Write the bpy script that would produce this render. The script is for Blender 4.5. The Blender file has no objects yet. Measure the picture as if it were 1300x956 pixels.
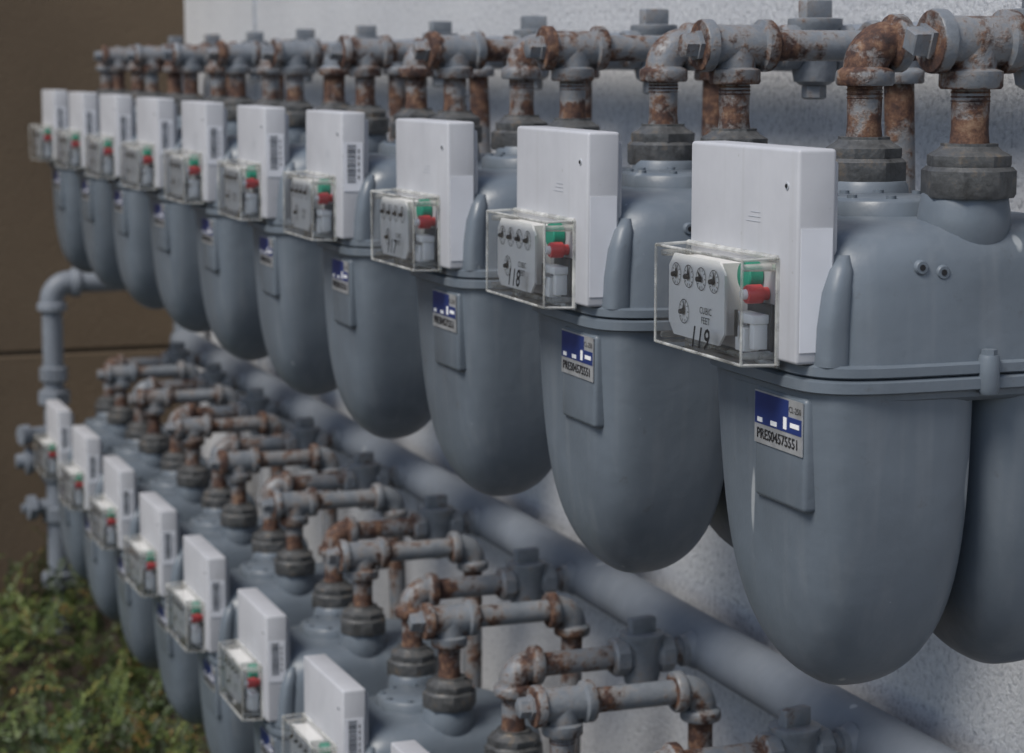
import bpy, bmesh, math, random
from mathutils import Vector, Matrix
random.seed(7)
H = 1.45
S = 0.4023
X0, Y0 = 0.88, 1.505
sc = bpy.context.scene
sc.view_settings.view_transform = 'Standard'
sc.view_settings.look = 'None'
sc.view_settings.exposure = 0

# ------------------------------------------------------------------ materials
def newmat(name):
    m = bpy.data.materials.new(name); m.use_nodes = True
    nt = m.node_tree
    return m, nt, nt.nodes, nt.links, nt.nodes['Principled BSDF']

def coords(nt, rnd=True):
    N, L = nt.nodes, nt.links
    tc = N.new('ShaderNodeTexCoord')
    if not rnd: return tc.outputs['Object']
    oi = N.new('ShaderNodeObjectInfo')
    mu = N.new('ShaderNodeMath'); mu.operation = 'MULTIPLY'; mu.inputs[1].default_value = 37.0
    L.new(oi.outputs['Random'], mu.inputs[0])
    va = N.new('ShaderNodeVectorMath'); va.operation = 'ADD'
    L.new(tc.outputs['Object'], va.inputs[0]); L.new(mu.outputs[0], va.inputs[1])
    return va.outputs[0]

def noise(nt, co, scale, detail=3, rough=0.55):
    n = nt.nodes.new('ShaderNodeTexNoise')
    n.inputs['Scale'].default_value = scale; n.inputs['Detail'].default_value = detail
    n.inputs['Roughness'].default_value = rough
    nt.links.new(co, n.inputs['Vector'])
    return n.outputs['Fac']

def ramp(nt, fac, stops):
    r = nt.nodes.new('ShaderNodeValToRGB')
    e = r.color_ramp.elements
    while len(e) < len(stops): e.new(0.5)
    for i, (p, c) in enumerate(stops):
        e[i].position = p
        e[i].color = (c[0], c[1], c[2], 1) if isinstance(c, (tuple, list)) else (c, c, c, 1)
    nt.links.new(fac, r.inputs['Fac'])
    return r.outputs['Color']

def mix(nt, fac, a, b, mode='MIX'):
    m = nt.nodes.new('ShaderNodeMix'); m.data_type = 'RGBA'; m.blend_type = mode
    for k, v in ((0, fac), (6, a), (7, b)):
        if hasattr(v, 'links') or hasattr(v, 'is_output'): nt.links.new(v, m.inputs[k])
        elif k == 0: m.inputs[0].default_value = v
        else: m.inputs[k].default_value = (v[0], v[1], v[2], 1)
    return m.outputs[2]

def math_n(nt, op, a, b):
    m = nt.nodes.new('ShaderNodeMath'); m.operation = op
    for i, v in enumerate((a, b)):
        if isinstance(v, (int, float)): m.inputs[i].default_value = v
        else: nt.links.new(v, m.inputs[i])
    return m.outputs[0]

def bump(nt, h, strength, dist, bsdf):
    b = nt.nodes.new('ShaderNodeBump'); b.inputs['Strength'].default_value = strength
    b.inputs['Distance'].default_value = dist
    nt.links.new(h, b.inputs['Height']); nt.links.new(b.outputs[0], bsdf.inputs['Normal'])

def simple(name, col, rough=0.5, metal=0.0, var=0.12, sc_=30):
    m, nt, N, L, B = newmat(name)
    co = coords(nt)
    n = noise(nt, co, sc_, 2)
    c = ramp(nt, n, [(0.3, tuple(x*(1-var) for x in col)), (0.7, tuple(min(1, x*(1+var)) for x in col))])
    L.new(c, B.inputs['Base Color']); B.inputs['Roughness'].default_value = rough
    B.inputs['Metallic'].default_value = metal
    return m

def m_paint(name, base, rough=0.35):
    m, nt, N, L, B = newmat(name)
    co = coords(nt)
    big = noise(nt, co, 7, 4, 0.6)
    c1 = ramp(nt, big, [(0.3, tuple(x*0.84 for x in base)), (0.7, tuple(x*1.12 for x in base))])
    sp = noise(nt, co, 120, 1, 0.5)
    spm = ramp(nt, sp, [(0.79, 0.0), (0.82, 0.5)])
    c2 = mix(nt, spm, c1, (0.36, 0.38, 0.40))
    dk = noise(nt, co, 40, 4, 0.75)
    dkm = ramp(nt, dk, [(0.64, 0.0), (0.80, 0.5)])
    c3 = mix(nt, dkm, c2, (0.07, 0.062, 0.055))
    mp = N.new('ShaderNodeMapping'); mp.inputs['Scale'].default_value = (60, 60, 4)
    L.new(co, mp.inputs['Vector'])
    st = noise(nt, mp.outputs[0], 1, 2, 0.5)
    stm = ramp(nt, st, [(0.52, 0.0), (0.78, 0.16)])
    c4 = mix(nt, stm, c3, (0.30, 0.31, 0.32))
    mp2 = N.new('ShaderNodeMapping'); mp2.inputs['Scale'].default_value = (30, 30, 8); mp2.inputs['Rotation'].default_value = (0.6, 0.4, 0.2)
    L.new(co, mp2.inputs['Vector'])
    s2 = ramp(nt, noise(nt, mp2.outputs[0], 1, 1, 0.5), [(0.77, 0.0), (0.79, 0.7)])
    c4 = mix(nt, s2, c4, (0.42, 0.44, 0.45))
    L.new(c4, B.inputs['Base Color'])
    rr = ramp(nt, big, [(0.3, rough-0.05), (0.7, rough+0.14)])
    L.new(rr, B.inputs['Roughness'])
    h = noise(nt, co, 18, 5, 0.55)
    bump(nt, h, 0.14, 0.012, B)
    return m

PAINT = m_paint('meter_paint', (0.125, 0.150, 0.178))
HEADER = m_paint('header_paint', (0.17, 0.19, 0.22), 0.5)

def m_rust():
    m, nt, N, L, B = newmat('rusted_painted_steel')
    co = coords(nt)
    at = N.new('ShaderNodeAttribute'); at.attribute_name = 'rust'
    n1 = noise(nt, co, 26, 5, 0.65)
    n2 = noise(nt, co, 110, 4, 0.7)
    n = math_n(nt, 'ADD', math_n(nt, 'MULTIPLY', n1, 0.65), math_n(nt, 'MULTIPLY', n2, 0.35))
    s = math_n(nt, 'ADD', n, math_n(nt, 'MULTIPLY', at.outputs['Fac'], 0.24))
    mask = ramp(nt, s, [(0.615, 0.0), (0.70, 1.0)])
    halo = ramp(nt, s, [(0.54, 0.0), (0.66, 0.55)])
    pc = ramp(nt, n1, [(0.3, (0.12, 0.135, 0.155)), (0.7, (0.235, 0.255, 0.28))])
    pc = mix(nt, halo, pc, (0.22, 0.175, 0.14))
    rc = ramp(nt, noise(nt, co, 75, 5, 0.7), [(0.34, (0.026, 0.015, 0.014)), (0.47, (0.062, 0.030, 0.022)), (0.57, (0.125, 0.063, 0.038)), (0.73, (0.24, 0.155, 0.10))])
    c = mix(nt, mask, pc, rc)
    L.new(c, B.inputs['Base Color'])
    r = math_n(nt, 'ADD', math_n(nt, 'MULTIPLY', mask, 0.38), 0.42)
    L.new(r, B.inputs['Roughness'])
    h = math_n(nt, 'ADD', math_n(nt, 'MULTIPLY', n2, 0.6), math_n(nt, 'MULTIPLY', mask, 0.25))
    bump(nt, h, 0.6, 0.003, B)
    return m
RUST = m_rust()

def m_union():
    m, nt, N, L, B = newmat('weathered_union_iron')
    co = coords(nt)
    c = ramp(nt, noise(nt, co, 60, 5, 0.7), [(0.3, (0.045, 0.045, 0.045)), (0.55, (0.105, 0.108, 0.11)), (0.72, (0.18, 0.14, 0.10))])
    L.new(c, B.inputs['Base Color']); B.inputs['Roughness'].default_value = 0.5
    B.inputs['Metallic'].default_value = 0.3
    bump(nt, noise(nt, co, 200, 3), 0.4, 0.002, B)
    return m
UNION = m_union()

def m_plastic():
    m, nt, N, L, B = newmat('grey_white_plastic')
    co = coords(nt)
    c = ramp(nt, noise(nt, co, 12, 5, 0.65), [(0.25, (0.41, 0.415, 0.44)), (0.7, (0.50, 0.505, 0.53))])
    d = ramp(nt, noise(nt, co, 130, 1, 0.5), [(0.75, 0.0), (0.80, 0.4)])
    c = mix(nt, d, c, (0.25, 0.24, 0.22))
    mp = N.new('ShaderNodeMapping'); mp.inputs['Scale'].default_value = (90, 90, 5)
    L.new(co, mp.inputs['Vector'])
    st = ramp(nt, noise(nt, mp.outputs[0], 1, 2, 0.5), [(0.58, 0.0), (0.80, 0.25)])
    c = mix(nt, st, c, (0.33, 0.33, 0.32))
    L.new(c, B.inputs['Base Color']); B.inputs['Roughness'].default_value = 0.5
    return m
PLASTIC = m_plastic()
WHITE = simple('index_white', (0.88, 0.88, 0.87), 0.4, 0, 0.02)
STICKER = simple('label_paper', (0.68, 0.69, 0.73), 0.55, 0, 0.04)
BLACK = simple('black_ink', (0.012, 0.012, 0.014), 0.5)
DARK = simple('dark_metal', (0.05, 0.05, 0.055), 0.4, 0.5)
RED = simple('red_plastic_and_reflection', (0.60, 0.05, 0.05), 0.3)
GREEN = simple('green_plastic', (0.01, 0.25, 0.16), 0.4)
BLUE = simple('blue_badge_ink', (0.018, 0.036, 0.15), 0.35)
SILVER = simple('badge_aluminium', (0.46, 0.47, 0.48), 0.38, 0.45, 0.2, 60)

def m_clear(name, haze, tint):
    m, nt, N, L, B = newmat(name)
    out = N['Material Output']
    tr = N.new('ShaderNodeBsdfTransparent'); tr.inputs[0].default_value = tint
    gl = N.new('ShaderNodeBsdfGlossy'); gl.inputs['Roughness'].default_value = 0.05
    fr = N.new('ShaderNodeFresnel'); fr.inputs[0].default_value = 1.38
    co = coords(nt)
    mx = N.new('ShaderNodeMixShader'); L.new(fr.outputs[0], mx.inputs[0])
    L.new(tr.outputs[0], mx.inputs[1]); L.new(gl.outputs[0], mx.inputs[2])
    df = N.new('ShaderNodeBsdfDiffuse'); df.inputs[0].default_value = (0.80, 0.80, 0.77, 1)
    hz = ramp(nt, noise(nt, co, 40, 3, 0.6), [(0.35, haze*0.3), (0.75, haze*1.6)])
    mx2 = N.new('ShaderNodeMixShader'); L.new(hz, mx2.inputs[0])
    L.new(mx.outputs[0], mx2.inputs[1]); L.new(df.outputs[0], mx2.inputs[2])
    L.new(mx2.outputs[0], out.inputs[0])
    return m
CLEAR = m_clear('clear_polycarbonate', 0.03, (1, 1, 1, 1))
CLEAREDGE = m_clear('clear_polycarbonate_edge', 0.38, (0.95, 0.95, 0.93, 1))

def m_stucco():
    m, nt, N, L, B = newmat('painted_stucco')
    co = coords(nt, False)
    c = ramp(nt, noise(nt, co, 2.2, 3, 0.6), [(0.3, (0.55, 0.56, 0.585)), (0.7, (0.65, 0.66, 0.68))])
    n = noise(nt, co, 120, 5, 0.75)
    pit = ramp(nt, n, [(0.36, 0.7), (0.47, 0.0)])
    c = mix(nt, pit, c, (0.26, 0.275, 0.31))
    hi = ramp(nt, n, [(0.54, 0.0), (0.66, 0.5)])
    c = mix(nt, hi, c, (0.80, 0.805, 0.81))
    L.new(c, B.inputs['Base Color']); B.inputs['Roughness'].default_value = 0.85
    bump(nt, n, 0.85, 0.008, B)
    return m
STUCCO = m_stucco()
def m_brown():
    m, nt, N, L, B = newmat('brown_stucco')
    co = coords(nt, False)
    c = ramp(nt, noise(nt, co, 1.6, 5, 0.6), [(0.3, (0.095, 0.067, 0.042)), (0.7, (0.135, 0.097, 0.062))])
    L.new(c, B.inputs['Base Color']); B.inputs['Roughness'].default_value = 0.9
    bump(nt, noise(nt, co, 120, 3), 0.6, 0.005, B)
    return m
BROWN = m_brown()
GROOVE = simple('dark_joint', (0.075, 0.056, 0.038), 0.9)
JOINT = simple('joint_bead', (0.42, 0.44, 0.47), 0.7)
def m_soil():
    m, nt, N, L, B = newmat('soil_mulch')
    co = coords(nt, False)
    n = noise(nt, co, 22, 6, 0.7)
    c = ramp(nt, n, [(0.3, (0.03, 0.022, 0.015)), (0.6, (0.085, 0.062, 0.042)), (0.8, (0.16, 0.125, 0.09))])
    L.new(c, B.inputs['Base Color']); B.inputs['Roughness'].default_value = 0.95
    bump(nt, n, 0.9, 0.04, B)
    return m
SOIL = m_soil()
def m_leaf():
    m, nt, N, L, B = newmat('shrub_leaf')
    at = N.new('ShaderNodeAttribute'); at.attribute_name = 'rust'
    c = ramp(nt, at.outputs['Fac'], [(0.0, (0.014, 0.024, 0.009)), (0.45, (0.045, 0.074, 0.018)), (0.85, (0.13, 0.165, 0.035)), (1.0, (0.22, 0.13, 0.04))])
    L.new(c, B.inputs['Base Color']); B.inputs['Roughness'].default_value = 0.6
    return m
LEAF = m_leaf()

# ------------------------------------------------------------------ mesh builder
class MB:
    def __init__(s): s.v = []; s.f = []; s.m = []; s.r = []
    def add(s, vs, fs, mat=0, rust=0.0):
        o = len(s.v); s.v += [tuple(v) for v in vs]
        s.f += [[i+o for i in f] for f in fs]; s.m += [mat]*len(fs)
        s.r += list(rust) if isinstance(rust, (list, tuple)) else [rust]*len(vs)
    def lathe(s, p, d, prof, seg=20, mat=0, rust=0.0, phase=0.0, cap=True):
        p = Vector(p); d = Vector(d).normalized()
        a = Vector((0, 0, 1)) if abs(d.z) < 0.9 else Vector((1, 0, 0))
        u = d.cross(a).normalized(); w = d.cross(u)
        vs = []; rs = []
        for pr in prof:
            t, r = pr[0], pr[1]; ru = pr[2] if len(pr) > 2 else rust
            for k in range(seg):
                an = 2*math.pi*k/seg+phase
                vs.append(p+d*t+u*(r*math.cos(an))+w*(r*math.sin(an))); rs.append(ru)
        fs = []
        n = len(prof)
        for i in range(n-1):
            for k in range(seg):
                k2 = (k+1) % seg
                fs.append([i*seg+k, i*seg+k2, (i+1)*seg+k2, (i+1)*seg+k])
        if cap:
            fs.append([k for k in range(seg)][::-1]); fs.append([(n-1)*seg+k for k in range(seg)])
        s.add(vs, fs, mat, rs)
    def sweep(s, pts, tans, rad, nrm, seg=18, mat=0, rust=0.0):
        vs = []; nrm = Vector(nrm).normalized()
        for p, t, r in zip(pts, tans, rad):
            o = Vector(t).cross(nrm).normalized()
            for k in range(seg):
                an = 2*math.pi*k/seg
                vs.append(Vector(p)+nrm*(r*math.cos(an))+o*(r*math.sin(an)))
        fs = []; n = len(pts)
        for i in range(n-1):
            for k in range(seg):
                k2 = (k+1) % seg
                fs.append([i*seg+k, i*seg+k2, (i+1)*seg+k2, (i+1)*seg+k])
        fs.append([k for k in range(seg)][::-1]); fs.append([(n-1)*seg+k for k in range(seg)])
        s.add(vs, fs, mat, rust)
    def elbow(s, c, d1, d2, R, r, L, collar=0.0055, cl=0.012, mat=0, rust=0.3, crust=0.6):
        c = Vector(c); d1 = Vector(d1).normalized(); d2 = Vector(d2).normalized()
        ctr = c+(d1+d2)*R; n = d1.cross(d2)
        pts = [c+d1*L]; tan = [-d1]
        for i in range(9):
            a = math.pi/2*i/8
            pts.append(ctr-d2*(R*math.cos(a))-d1*(R*math.sin(a)))
            tan.append((d2*math.sin(a)-d1*math.cos(a)))
        pts.append(c+d2*L); tan.append(d2)
        s.sweep(pts, tan, [r]*len(pts), n, mat=mat, rust=rust)
        if collar:
            for d in (d1, d2):
                s.lathe(c+d*(L-cl), d, [(-0.003, r*0.99, rust), (0, r+collar*0.85, rust), (0.002, r+collar, crust), (cl-0.002, r+collar, crust), (cl, r+collar*0.7, crust), (cl+0.0002, r*0.8, 1.0)], 22, mat, cap=True)
    def box(s, lo, hi, bev=0.0, seg=2, mat=0, rust=0.0, M=None):
        bm = bmesh.new(); bmesh.ops.create_cube(bm, size=1)
        lo = Vector(lo); hi = Vector(hi); c = (lo+hi)/2; d = hi-lo
        for v in bm.verts: v.co = Vector((v.co.x*d.x, v.co.y*d.y, v.co.z*d.z))+c
        if bev: bmesh.ops.bevel(bm, geom=bm.edges[:], offset=bev, segments=seg, profile=0.5, affect='EDGES')
        bm.verts.index_update()
        vs = [(M @ v.co if M else v.co.copy()) for v in bm.verts]
        s.add(vs, [[v.index for v in f.verts] for f in bm.faces], mat, rust); bm.free()
    def loft(s, secs, seg=48, mat=0, rust=0.0):
        vs = []
        for (z, cx, cy, hx, hy, e) in secs:
            for k in range(seg):
                a = 2*math.pi*(k+0.5)/seg
                ca, sa = math.cos(a), math.sin(a)
                vs.append((cx+hx*math.copysign(abs(ca)**(2/e), ca), cy+hy*math.copysign(abs(sa)**(2/e), sa), z))
        fs = []; n = len(secs)
        for i in range(n-1):
            for k in range(seg):
                k2 = (k+1) % seg
                fs.append([i*seg+k, i*seg+k2, (i+1)*seg+k2, (i+1)*seg+k])
        fs.append([k for k in range(seg)][::-1]); fs.append([(n-1)*seg+k for k in range(seg)])
        s.add(vs, fs, mat, rust)
    def disc(s, c, u, w, r0, r1, seg=20, mat=0):
        c, u, w = Vector(c), Vector(u), Vector(w)
        vs = []
        for k in range(seg):
            a = 2*math.pi*k/seg; dd = u*math.cos(a)+w*math.sin(a)
            vs.append(c+dd*r0); vs.append(c+dd*r1)
        s.add(vs, [[2*k, 2*k+1, (2*k+3) % (2*seg), (2*k+2) % (2*seg)] for k in range(seg)], mat)
    def mesh(s, name, mats, smooth=True, angle=38, recalc=True):
        me = bpy.data.meshes.new(name); me.from_pydata(s.v, [], s.f)
        for m in mats: me.materials.append(m)
        me.polygons.foreach_set('material_index', s.m)
        at = me.attributes.new('rust', 'FLOAT', 'POINT'); at.data.foreach_set('value', s.r)
        if recalc:
            bm = bmesh.new(); bm.from_mesh(me); bmesh.ops.recalc_face_normals(bm, faces=bm.faces[:]); bm.to_mesh(me); bm.free()
        if smooth:
            me.polygons.foreach_set('use_smooth', [True]*len(me.polygons))
            me.set_sharp_from_angle(angle=math.radians(angle))
        me.update()
        return me

def obj(name, data, parent=None, loc=(0, 0, 0)):
    o = bpy.data.objects.new(name, data); sc.collection.objects.link(o)
    o.location = loc
    if parent: o.parent = parent
    return o
def text_mesh(txt, size, mat, name, ext=0.0):
    cu = bpy.data.curves.new(name, 'FONT'); cu.body = txt; cu.size = size
    cu.align_x = 'CENTER'; cu.align_y = 'CENTER'; cu.extrude = ext; cu.resolution_u = 2
    if 'hand' in name: cu.shear = 0.25; cu.offset = size*0.012
    t = bpy.data.objects.new('tmp', cu); sc.collection.objects.link(t)
    dg = bpy.context.evaluated_depsgraph_get()
    me = bpy.data.meshes.new_from_object(t.evaluated_get(dg)); me.name = name
    bpy.data.objects.remove(t); me.materials.clear(); me.materials.append(mat)
    me.transform(Matrix(((0, 0, -1, 0), (-1, 0, 0, 0), (0, 1, 0, 0), (0, 0, 0, 1))))
    return me

# ------------------------------------------------------------------ gas meter body
CY = -0.006
def pan(mb, cx, hx, hy, ztop, zbot):
    secs = []; n = 30
    for i in range(n+1):
        t = i/n
        s_ = 1-(1-t)**1.9
        ky = max(0.02, max(0.0, 1-s_**3.7)**0.56)
        kx = max(0.02, max(0.0, 1-s_**6.0)**0.50)
        e = 5.2-2.5*s_**1.4
        z = ztop+(zbot-ztop)*s_
        secs.append((z, cx+0.004*s_, CY-0.005*s_, hx*kx*(1-0.04*s_), hy*ky*(1-0.085*s_), e))
    mb.loft(secs, 64)
mb = MB()
pan(mb, -0.067, 0.070, 0.105, -0.232, -0.482)
pan(mb, 0.070, 0.069, 0.105, -0.232, -0.478)
mb.loft([(-0.236, 0, CY, 0.1375, 0.1065, 5.5), (-0.243, 0, CY, 0.1375, 0.1065, 5.5), (-0.247, 0, CY, 0.132, 0.101, 5)], 56)
mb.loft([(-0.2265, 0, CY, 0.140, 0.110, 5.5), (-0.225, 0, CY, 0.1425, 0.1125, 5.5), (-0.2185, 0, CY, 0.1425, 0.1125, 5.5), (-0.217, 0, CY, 0.140, 0.110, 5.5)], 56)
mb.loft([(-0.238, 0, CY, 0.141, 0.111, 5.5), (-0.2365, 0, CY, 0.144, 0.114, 5.5), (-0.229, 0, CY, 0.144, 0.114, 5.5), (-0.2275, 0, CY, 0.141, 0.111, 5.5)], 56)
mb.loft([(-0.22, 0, CY, 0.136, 0.107, 5), (-0.19, 0, CY, 0.135, 0.106, 4.8), (-0.16, 0, CY, 0.133, 0.1045, 4.6), (-0.145, 0, CY, 0.130, 0.102, 4.4),
         (-0.134, 0, CY, 0.124, 0.098, 4.2), (-0.126, 0.0, CY, 0.116, 0.091, 4), (-0.120, 0.0, CY, 0.104, 0.081, 3.8), (-0.1165, 0, CY, 0.088, 0.068, 3.5), (-0.115, 0, CY, 0.06, 0.045, 3)], 64)
for y in (-0.073, 0.080):
    yy = y*0.96
    mb.lathe((0, yy, -0.150), (0, 0, 1), [(0, 0.026), (0.012, 0.031), (0.022, 0.0340), (0.032, 0.0350), (0.038, 0.0345), (0.044, 0.0335), (0.053, 0.032), (0.056, 0.030)], 32)
for sy in (-1, 1):
    # low rounded corner rib, mostly tucked behind the module
    yc = CY+sy*0.079
    mb.loft([(-0.218, -0.121, yc, 0.013, 0.020, 3), (-0.19, -0.1205, yc, 0.0125, 0.0195, 2.8), (-0.165, -0.118, yc, 0.0115, 0.0185, 2.6), (-0.148, -0.114, yc, 0.0095, 0.015, 2.4), (-0.138, -0.110, yc-sy*0.002, 0.006, 0.009, 2)], 28)
    for x, z in ((-0.058, -0.147), (-0.040, -0.151)):
        yc = CY+sy*0.090
        mb.lathe((x, yc, z), (0, sy, 0), [(0, 0.0058), (0.013, 0.0056), (0.0145, 0.0045)], 14)
        mb.lathe((x, yc+sy*0.0143, z), (0, sy, 0), [(0, 0.0024), (0.0006, 0.0024)], 8, mat=1)
    for x in (-0.005, 0.105):
        yy = CY+sy*(0.112 if abs(x) < 0.1 else 0.107)
        mb.lathe((x, yy, -0.241), (0, 0, 1), [(0, 0.0065), (0.003, 0.008), (0.026, 0.008), (0.029, 0.007)], 14)
        mb.lathe((x, yy, -0.213), (0, 0, 1), [(0, 0.0058), (0.005, 0.0058)], 6)
mb.lathe((-0.025, 0.005, -0.118), (0, 0, 1), [(0, 0.050), (0.013, 0.049), (0.016, 0.046)], 8, phase=0.39)
for k in range(8):
    a = 2*math.pi*k/8+0.39
    mb.lathe((-0.025+0.040*math.cos(a), 0.005+0.040*math.sin(a), -0.103), (0, 0, 1), [(0, 0.0042), (0.0035, 0.004)], 8)
mb.box((-0.145, -0.070, -0.212), (-0.100, 0.078, -0.125), 0.006)
mb.box((-0.1385, -0.086, -0.328), (-0.115, -0.004, -0.243), 0.004, 3)
BODY = mb.mesh('meter_body', [PAINT, BLACK], angle=50)

# ------------------------------------------------------------------ module box
mb = MB()
mb.box((-0.149, -0.090, -0.217), (-0.118, 0.095, -0.061), 0.0028, 3)
mb.lathe((-0.1485, -0.073, -0.088), (-1, 0, 0), [(0, 0.0032), (0.0012, 0.0028)], 14, mat=1)
mb.lathe((-0.1490, -0.073, -0.088), (-1, 0, 0), [(0, 0.0016), (0.0014, 0.0016)], 10, mat=2)
mb.box((-0.1205, -0.083, -0.210), (-0.112, 0.088, -0.070), 0.003, 2, mat=0)
for i in range(3):
    mb.box((-0.1494, -0.03, -0.110-i*0.0035), (-0.1488, -0.014+0.004*i, -0.1097-i*0.0035), 0, mat=1)
MODULE = mb.mesh('remote_module', [PLASTIC, JOINT, BLACK])

def side_label(bar):
    mb = MB(); y = -0.0902
    if bar:
        mb.box((-0.146, y-0.0006, -0.158), (-0.122, y, -0.098), 0.0, mat=0)
        z = -0.101; random.seed(3)
        while z > -0.148:
            h = random.choice([0.0006, 0.0010, 0.0014]); mb.box((-0.142, y-0.001, z-h), (-0.131, y-0.0006, z), mat=1); z -= h+random.choice([0.0012, 0.0020])
        for k in range(5):
            mb.box((-0.128, y-0.001, -0.106-k*0.008-0.005), (-0.1265, y-0.0006, -0.106-k*0.008), mat=1)
    else:
        mb.box((-0.1465, y-0.0006, -0.208), (-0.121, y, -0.118), 0.0, mat=0)
    return mb.mesh('side_label', [STICKER, BLACK], smooth=False)
LAB0, LAB1 = side_label(False), side_label(True)

# ------------------------------------------------------------------ index & mechanism
U, W = Vector((0, -1, 0)), Vector((0, 0, 1))
mb = MB()
xp = -0.170
py0, py1, pz0, pz1, ch = -0.014, 0.088, -0.212, -0.148, 0.010
oct_ = [(py0+ch, pz0), (py1-ch, pz0), (py1, pz0+ch), (py1, pz1-ch), (py1-ch, pz1), (py0+ch, pz1), (py0, pz1-ch), (py0, pz0+ch)]
vs = [(xp, a, b) for a, b in oct_]+[(xp+0.002, a, b) for a, b in oct_]
mb.add(vs, [list(range(8)), list(range(15, 7, -1))]+[[i, (i+1) % 8, 8+(i+1) % 8, 8+i] for i in range(8)], 0)
mb.box((xp+0.002, 0.0, -0.205), (-0.149, 0.08, -0.150), 0, mat=0)
dials = [(0.073, -0.164, 0.0090), (0.050, -0.164, 0.0090), (0.027, -0.164, 0.0090), (0.004, -0.164, 0.0090), (0.058, -0.192, 0.0096)]
random.seed(11)
for (y, z, r) in dials:
    c = Vector((xp-0.0006, y, z))
    mb.disc(c, U, W, r-0.0006, r, 26, 1)
    for k in range(10):
        a = 2*math.pi*k/10; dd = U*math.cos(a)+W*math.sin(a)
        p0 = c+dd*(r-0.0032); q = dd.cross(Vector((1, 0, 0)))*0.00035
        mb.add([p0-q, p0+q, p0+dd*0.0020+q, p0+dd*0.0020-q], [[0, 1, 2, 3]], 1)
    a = random.uniform(0.6, 2.4); dd = U*math.cos(a)+W*math.sin(a); q = dd.cross(Vector((1, 0, 0)))*0.0024
    c2 = c+Vector((-0.0006, 0, 0))
    mb.add([c2-q, c2-dd*0.004, c2+q, c2+dd*(r-0.0005)], [[0, 1, 2, 3]], 1)
    mb.lathe(c2, (-1, 0, 0), [(0, 0.0026), (0.0035, 0.0018)], 8, mat=1)
mb.lathe((-0.150, -0.027, -0.157), (-1, 0, 0), [(0, 0.0115), (0.010, 0.0115), (0.011, 0.0105)], 20, mat=2)
mb.lathe((-0.1495, -0.044, -0.169), (-1, 0, 0), [(0, 0.0050), (0.005, 0.0050), (0.0055, 0.0072), (0.016, 0.0072), (0.0175, 0.0064)], 24, mat=3)
mb.lathe((-0.1669, -0.044, -0.169), (-1, 0, 0), [(0, 0.0040), (0.004, 0.0035)], 12, mat=0)
mb.box((-0.165, -0.052, -0.191), (-0.149, -0.020, -0.184), 0.001, mat=0)
mb.box((-0.163, -0.050, -0.210), (-0.149, -0.042, -0.191), 0.001, mat=0)
mb.box((-0.164, -0.036, -0.213), (-0.149, -0.020, -0.195), 0.001, mat=0)
mb.box((-0.152, -0.056, -0.215), (-0.1493, -0.016, -0.176), 0.0005, mat=4)
mb.lathe((-0.167, -0.028, -0.202), (0, 0, 1), [(0, 0.0014), (0.02, 0.0014)], 8, mat=4)
mb.lathe((-0.149, 0.092, -0.195), (-1, 0, 0), [(0, 0.004), (0.014, 0.004)], 12, mat=3)  # solid red peg standing in for a faint red reflection in the cover
INDEX = mb.mesh('index_dials', [WHITE, BLACK, GREEN, RED, DARK], recalc=False)

mb = MB()
x0, x1, y0, y1, z0, z1 = -0.178, -0.1492, -0.060, 0.096, -0.2195, -0.1425
c = [(x0, y0, z0), (x0, y1, z0), (x0, y1, z1), (x0, y0, z1), (x1, y0-0.001, z0-0.001), (x1, y1+0.001, z0-0.001), (x1, y1+0.001, z1+0.001), (x1, y0-0.001, z1+0.001)]
mb.add(c, [[0, 1, 2, 3], [0, 4, 5, 1], [1, 5, 6, 2], [2, 6, 7, 3], [3, 7, 4, 0]], 0)
def rod(a, b, r):
    a, b = Vector(a), Vector(b); mb.lathe(a, b-a, [(0, r), ((b-a).length, r)], 8, mat=1)
for a, b in ((0, 1), (1, 2), (2, 3), (3, 0), (0, 4), (1, 5), (2, 6), (3, 7)):
    rod(c[a], c[b], 0.0012)
for a, b in ((4, 5), (5, 6), (6, 7), (7, 4)):
    rod(c[a], c[b], 0.0022)
for y, z in ((y0+0.006, z1-0.006), (y0+0.006, z0+0.006), (y1-0.006, z0+0.006), (y1-0.006, z1-0.006)):
    mb.lathe((x1, y, z), (-1, 0, 0), [(0, 0.0032), (0.026, 0.0026)], 10, mat=1)
COVER = mb.mesh('clear_index_cover', [CLEAR, CLEAREDGE], recalc=True)

# ------------------------------------------------------------------ badge
mb = MB(); xb = -0.1388
mb.box((xb-0.0008, -0.084, -0.286), (xb, -0.006, -0.246), 0.0, mat=0)
xx = xb-0.0012
def patch(ya, yb, za, zb, mat, x=xx):
    mb.box((x, min(ya, yb), min(za, zb)), (x+0.0005, max(ya, yb), max(za, zb)), mat=mat)
patch(-0.007, -0.062, -0.247, -0.271, 1); patch(-0.0621, -0.083, -0.259, -0.271, 1)
for (ya, yb, za, zb) in ((-0.012, -0.020, -0.266, -0.2695), (-0.034, -0.044, -0.266, -0.2695), (-0.055, -0.060, -0.260, -0.269), (-0.066, -0.080, -0.263, -0.2665)):
    patch(ya, yb, za, zb, 2, xx-0.0004)
BADGE = mb.mesh('maker_badge', [SILVER, BLUE, WHITE], smooth=False)
T_SER = text_mesh('PRES04575551', 0.0113, DARK, 'serial_number', 0.0003)
T_CL = text_mesh('CL-250', 0.0065, DARK, 'class_text')
T_CUB = text_mesh('CUBIC\nFEET', 0.0075, BLACK, 'cubic_feet_text')
HANDS = [text_mesh(str(119-i), 0.023, BLACK, 'handwritten_number') for i in range(3)]

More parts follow.
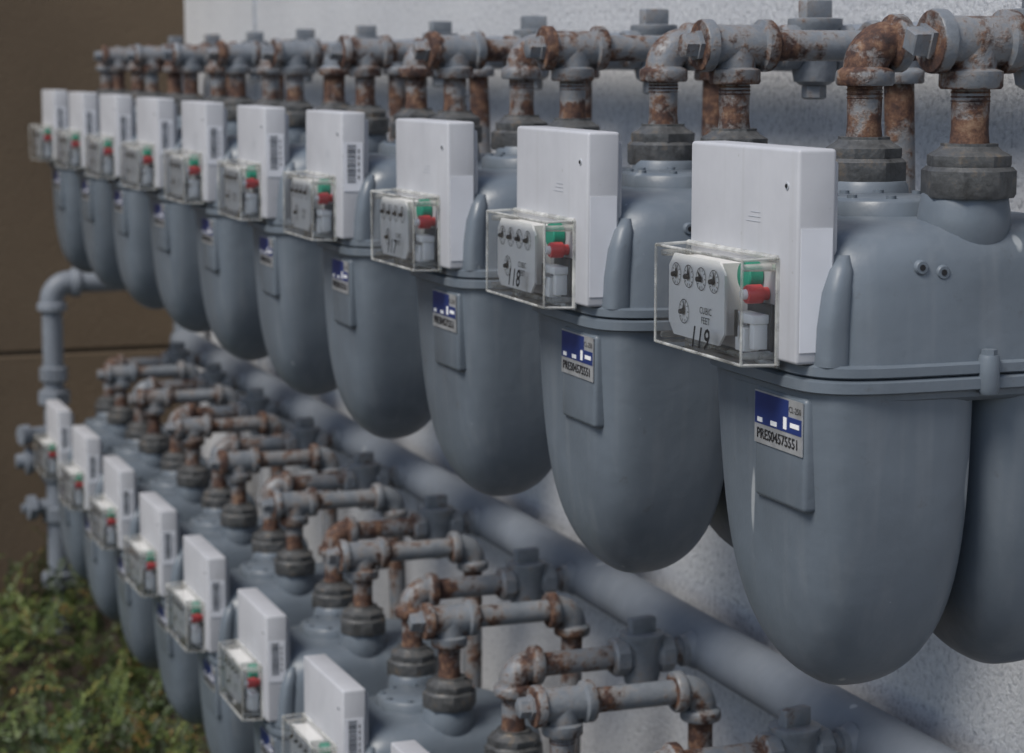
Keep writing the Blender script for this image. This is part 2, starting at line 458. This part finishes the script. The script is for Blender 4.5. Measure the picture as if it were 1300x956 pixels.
# ------------------------------------------------------------------ pipe assembly per meter
def pipe_assembly(seed):
    rd = random.Random(seed)
    mb = MB(); zt = 0.016; r = 0.0142; fr = 0.0182
    R = lambda a, b: rd.uniform(a, b)
    ne, fa = (0, -0.075), (0, 0.085)
    for (x, y) in (ne, fa):
        mb.lathe((x, y, -0.099), (0, 0, 1), [(0, 0.0335), (0.003, 0.0352), (0.020, 0.0352), (0.023, 0.032)], 8, mat=1, phase=R(0, 1))
        mb.lathe((x, y, -0.077), (0, 0, 1), [(0, 0.0305), (0.003, 0.0315), (0.009, 0.0315), (0.011, 0.0285), (0.013, 0.0245), (0.016, 0.0215), (0.018, 0.0215)], 8, mat=1, phase=R(0, 1))
        mb.lathe((x, y, -0.060), (0, 0, 1), [(0, r*1.05, .9), (0.012, r*0.97, 1), (0.025, r, R(.3, .95)), (0.038, r, R(.3, .95)), (0.06, r*0.97, 1.0)], 20, rust=R(.5, .9))
        for k in range(4):
            mb.lathe((x, y, -0.029+k*0.0032), (0, 0, 1), [(0, r*0.97), (0.0012, r*1.05), (0.0024, r*0.97)], 18, rust=R(.7, 1), cap=False)
    x, y = ne; c = Vector((x, y, zt))
    tr = R(.0, .5); tl = R(.3, .95)
    mb.lathe(c+Vector((-0.036, 0, 0)), (1, 0, 0), [(0, 0.019, .9), (0.0004, 0.0225, .9), (0.002, 0.0238, tl), (0.011, 0.0238, tl), (0.013, 0.0190, R(.2, .8)), (0.036, 0.0187, tr), (0.059, 0.0190, tr), (0.061, 0.0238, R(.1, .7)), (0.070, 0.0238, R(.3, .8)), (0.072, 0.0225, .9), (0.0722, 0.015, 1)], 24)
    mb.lathe(c, (0, 0, -1), [(0, 0.0186, tr), (0.020, 0.0188, tr), (0.022, 0.0236, R(.1, .7)), (0.033, 0.0236, R(.4, .9)), (0.035, 0.0220, .9), (0.0352, 0.014, 1)], 24)
    mb.lathe(c+Vector((-0.036, 0, 0)), (-1, 0, 0), [(0, 0.0145), (0.004, 0.0145), (0.0045, 0.012), (0.016, 0.0115), (0.017, 0.010)], 4 if seed % 2 else 6, rust=.3, phase=R(0, 1))
    ex = 0.170
    mb.lathe(c+Vector((0.034, 0, 0)), (1, 0, 0), [(0, r, 1), (0.008, r, R(.5, 1)), (0.025, r, R(.2, .7)), (0.06, r, R(0, .5)), (ex-0.034-0.038, r, R(.2, .8)), (ex-0.034-0.022, r, 1.0)], 20)
    mb.elbow((ex, y, zt), (-1, 0, 0), (0, 0, -1), 0.021, fr, 0.035, rust=R(.0, .5), crust=R(.3, .9))
    tilt = Vector((R(-.03, .05), R(-.05, .02), -1)).normalized()
    p = Vector((ex, y, zt-0.032))
    mb.lathe(p, tilt, [(0, r, 1), (0.03, r, .8), (0.09, r, .5), (0.16, r, .5), (0.30, r, .3), (0.36, r, .5)], 18)
    p2 = p+tilt*0.37
    mb.elbow(p2, (0, 0, 1), (1, 0, 0), 0.021, fr, 0.033, rust=.2, crust=.5)
    mb.lathe(p2+Vector((0.025, 0, 0)), (1, 0, 0), [(0, r), (0.14, r)], 16, rust=.3)
    x, y = fa
    er = R(.15, .95)
    if seed == 1: er = 0.9
    mb.elbow((x, y, zt), (0, 0, -1), (1, 0, 0), 0.021, fr, 0.034, rust=er, crust=R(.5, .95))
    mb.lathe((x+0.032, y, zt), (1, 0, 0), [(0, r, 1), (0.012, r, .9), (0.03, r, R(.2, .8)), (0.06, r, R(0, .5)), (0.1, r, .7)], 20)
    vx = 0.165; c = Vector((vx, y, zt))
    mb.lathe(c+Vector((-0.040, 0, 0)), (1, 0, 0), [(0, 0.0205, .5), (0.003, 0.0235, .3), (0.018, 0.0235, .1), (0.022, 0.0195, .0), (0.058, 0.0195, .0), (0.062, 0.0235, .0), (0.077, 0.0235, .1), (0.080, 0.0205, .3)], 8, phase=.39)
    mb.lathe(c+Vector((0, 0, -0.038)), (0, 0, 1), [(0, 0.014, .3), (0.004, 0.0205, .2), (0.014, 0.0225, .1), (0.056, 0.0245, 0), (0.060, 0.0275, .1), (0.066, 0.0275, .2), (0.067, 0.023, .2)], 22)
    mb.lathe(c+Vector((0, 0, -0.052)), (0, 0, 1), [(0, 0.010), (0.002, 0.0125), (0.012, 0.0125), (0.015, 0.012)], 6, rust=.2)
    M = Matrix.Translation(c) @ Matrix.Rotation(R(-.3, .3), 4, 'Z')
    mb.box((-0.017, -0.007, 0.026), (0.017, 0.007, 0.047), 0.002, 2, 0, .1, M)
    mb.lathe(c+Vector((0.036, 0, 0)), (1, 0, 0), [(0, r, .6), (0.055, r, .1)], 18)
    mb.lathe(c+Vector((0.050, 0, 0)), (1, 0, 0), [(0, 0.0165, .3), (0.001, 0.019, .1), (0.030, 0.019, .1)], 20)
    return mb.mesh('pipe_fittings', [RUST, UNION], angle=42)
ASM = [pipe_assembly(s) for s in range(7)]

# ------------------------------------------------------------------ place rows
def add_meter(n, row):
    rd = random.Random(100*row+n+5)
    dx, dz = (0, 0) if row == 0 else (-0.010, -0.727)
    loc = (X0+dx, Y0+S*n, H+dz)
    e = bpy.data.objects.new('gas_meter', None); sc.collection.objects.link(e); e.empty_display_size = 0.1
    e.location = loc
    if not (row == 0 and n == 0):
        e.rotation_euler = (rd.uniform(-.006, .006), rd.uniform(-.008, .008), rd.uniform(-.022, .022))
    obj('body', BODY, e)
    obj('remote_module', MODULE, e)
    lab = LAB0 if n in (0, 1, 2) and row == 0 else LAB1
    obj('side_label', lab, e)
    obj('index_dials', INDEX, e); obj('clear_index_cover', COVER, e)
    obj('maker_badge', BADGE, e)
    obj('serial_number', T_SER, e, (xb-0.0012, -0.045, -0.2785))
    obj('class_text', T_CL, e, (xb-0.0012, -0.0725, -0.2535))
    obj('cubic_feet_text', T_CUB, e, (xp-0.0008, 0.018, -0.192))
    if row == 0 and 0 <= n < 3:
        obj('handwritten_number', HANDS[n], e, (-0.1787, 0.012 if n == 0 else 0.02, -0.208 if n == 0 else -0.200))
    p = bpy.data.objects.new('gas_pipe_connection', None); sc.collection.objects.link(p); p.empty_display_size = 0.1
    p.location = loc
    obj('pipe_fittings', ASM[(n*3+row*2+1) % 7], p)
for n in range(0, 10):
    add_meter(n, 0); add_meter(n, 1)

# headers
def header(name, x, z, r, y0_, y1_):
    mb = MB()
    mb.lathe((x, y0_, z), (0, 1, 0), [(0, r), (y1_-y0_, r)], 36)
    for k in range(0, 10):
        yy = Y0+S*k+0.085
        mb.lathe((x-r-0.004, yy, z), (1, 0, 0), [(0, 0.019), (0.01, 0.024)], 20)
    return obj(name, mb.mesh(name, [HEADER], angle=50))
header('gas_header_pipe', 1.135, H+0.016, 0.025, 0.2, 5.62)
header('gas_header_pipe', 1.130, H-0.711, 0.033, 0.2, 5.62)

# riser
mb = MB(); rx, ry, rz = 0.795, 5.60, H-0.550; rr = 0.026
mb.lathe((rx, ry, -0.02), (0, 0, 1), [(0, rr), (rz+0.02-0.05, rr)], 26)
mb.elbow((rx, ry, rz), (0, 0, -1), (1, 0, 0), 0.045, rr+0.004, 0.07, 0.007, 0.02, rust=0)
mb.lathe((rx+0.05, ry, rz), (1, 0, 0), [(0, rr), (0.26, rr)], 26)
mb.elbow((1.130, ry, rz), (-1, 0, 0), (0, 0, -1), 0.045, rr+0.004, 0.07, 0.007, 0.02, rust=0)
mb.lathe((1.130, ry, rz-0.05), (0, 0, -1), [(0, rr), (0.14, rr)], 24)
mb.lathe((1.135, ry+0.01, rz), (0, 0, 1), [(0, 0.022), (0.53, 0.022)], 24)
for zz, q in ((H-0.86, 0.040), (H-0.80, 0.036), (H-1.16, 0.038), (H-1.33, 0.044)):
    mb.lathe((rx, ry, zz), (0, 0, 1), [(0, q-0.004), (0.003, q), (0.035, q), (0.038, q-0.004)], 8)
mb.lathe((rx, ry, H-1.06), (0, 0, 1), [(0, 0.03), (0.02, 0.042), (0.09, 0.042), (0.11, 0.03)], 24)
mb.lathe((rx, ry, H-1.00), (-1, 0, 0), [(0, 0.03), (0.06, 0.026), (0.062, 0.036), (0.075, 0.036), (0.08, 0.02), (0.10, 0.018)], 20)
mb.lathe((rx, ry, H-0.93), (-1, -0.3, 0), [(0, 0.018), (0.07, 0.018), (0.072, 0.026), (0.095, 0.026)], 8)
mb.lathe((rx, ry, H-1.12), (-1, -0.1, 0), [(0, 0.02), (0.05, 0.02), (0.055, 0.032), (0.075, 0.032), (0.08, 0.012), (0.09, 0.012)], 8)
obj('gas_riser_pipe', mb.mesh('gas_riser_pipe', [HEADER], angle=45))

# ------------------------------------------------------------------ walls, ground
mb = MB()
mb.box((1.20, -2.5, -0.1), (1.40, 5.86, 3.2))
w = obj('stucco_wall', mb.mesh('stucco_wall', [STUCCO], smooth=False))
mb = MB()
mb.box((1.196, 5.04, 0.0), (1.2005, 5.052, 3.2)); mb.box((1.193, 5.0445, 0.0), (1.1965, 5.0475, 3.2))
obj('control_joint', mb.mesh('control_joint', [JOINT], smooth=False), w)
mb = MB()
zs = [-0.1, H-0.76, H+0.62, 3.4]
for a, b in zip(zs[:-1], zs[1:]):
    mb.box((-6, 5.86, a+0.005), (3.0, 6.1, b-0.005), 0.004, 1, mat=0)
mb.box((-5.99, 5.868, -0.09), (2.99, 6.09, 3.39), mat=1)
obj('brown_building_wall', mb.mesh('brown_building_wall', [BROWN, GROOVE], smooth=False))
bm = bmesh.new()
bmesh.ops.create_grid(bm, x_segments=60, y_segments=60, size=60)
me = bpy.data.meshes.new('ground'); bm.to_mesh(me); bm.free(); me.materials.append(SOIL)
obj('ground', me)

# ------------------------------------------------------------------ shrub
mb = MB(); rd = random.Random(21)
def sprig(base, dirv, length):
    p = Vector(base); d = Vector(dirv).normalized(); st = 0.0085; n = int(length/st)
    side = d.cross(Vector((0, 0, 1))).normalized()
    tone = rd.uniform(0.0, 0.8)
    if rd.random() < 0.08: tone = 1.0
    for i in range(n):
        t = i/n
        d = (d+Vector((rd.uniform(-.06, .06), rd.uniform(-.06, .06), -0.05))).normalized()
        p = p+d*st
        up = side.cross(d).normalized()
        L = 0.022*(1-0.7*t)*rd.uniform(.7, 1.25)
        for sgn in (-1, 1):
            ld = (side*sgn+d*0.6+up*rd.uniform(-.5, .7)).normalized()
            wd = d*0.0042
            b = p+ld*L*0.5
            mb.add([p, b-wd, p+ld*L, b+wd], [[0, 1, 2, 3]], 0, min(1, max(0, tone+rd.uniform(-.15, .15)+0.2*t)))
for i in range(3600):
    x = rd.uniform(-0.6, 0.9); y = rd.uniform(3.0, 5.75)
    hgt = 0.05+0.20*(0.5+0.5*math.sin(x*11+1)*math.cos(y*6.3))
    an = rd.uniform(0, 6.28); el = rd.uniform(0.1, 1.4)
    sprig((x, y, hgt*rd.uniform(.15, 1.0)), (math.cos(an)*math.cos(el), math.sin(an)*math.cos(el), math.sin(el)), rd.uniform(.06, .14))
obj('shrub', mb.mesh('shrub', [LEAF], smooth=False, recalc=False))

# ------------------------------------------------------------------ light
world = bpy.data.worlds.new('World'); sc.world = world; world.use_nodes = True
nt = world.node_tree; bg = nt.nodes['Background']
sky = nt.nodes.new('ShaderNodeTexSky'); sky.sky_type = 'NISHITA'; sky.sun_disc = False
sd = Vector((-0.66, -0.30, 0.90)).normalized()
sky.sun_elevation = math.asin(sd.z); sky.sun_rotation = math.atan2(sd.x, sd.y)
nt.links.new(sky.outputs[0], bg.inputs[0]); bg.inputs[1].default_value = 0.135
sl = bpy.data.lights.new('sun', 'SUN'); sl.energy = 2.9; sl.angle = math.radians(22); sl.color = (1, 0.95, 0.87)
so = bpy.data.objects.new('sun', sl); sc.collection.objects.link(so)
so.rotation_euler = (-sd).to_track_quat('-Z', 'Y').to_euler(); so.location = (-3, -2, 5)

# ------------------------------------------------------------------ camera
th, p = math.radians(19.93), math.radians(7.18)
r_ = Vector((math.cos(th), -math.sin(th), 0))
F = Vector((math.sin(th)*math.cos(p), math.cos(th)*math.cos(p), -math.sin(p)))
Uv = r_.cross(F)
M = Matrix((( r_.x, Uv.x, -F.x, 0), (r_.y, Uv.y, -F.y, 0), (r_.z, Uv.z, -F.z, H), (0, 0, 0, 1)))
cd = bpy.data.cameras.new('camera'); cam = bpy.data.objects.new('camera', cd); sc.collection.objects.link(cam)
cam.matrix_world = M
cd.sensor_width = 36; cd.lens = 36*2800/1300; cd.shift_y = -45/1300
cd.clip_start = 0.05; cd.clip_end = 500
cd.dof.use_dof = True; cd.dof.focus_distance = 1.75; cd.dof.aperture_fstop = 10.5
sc.camera = cam
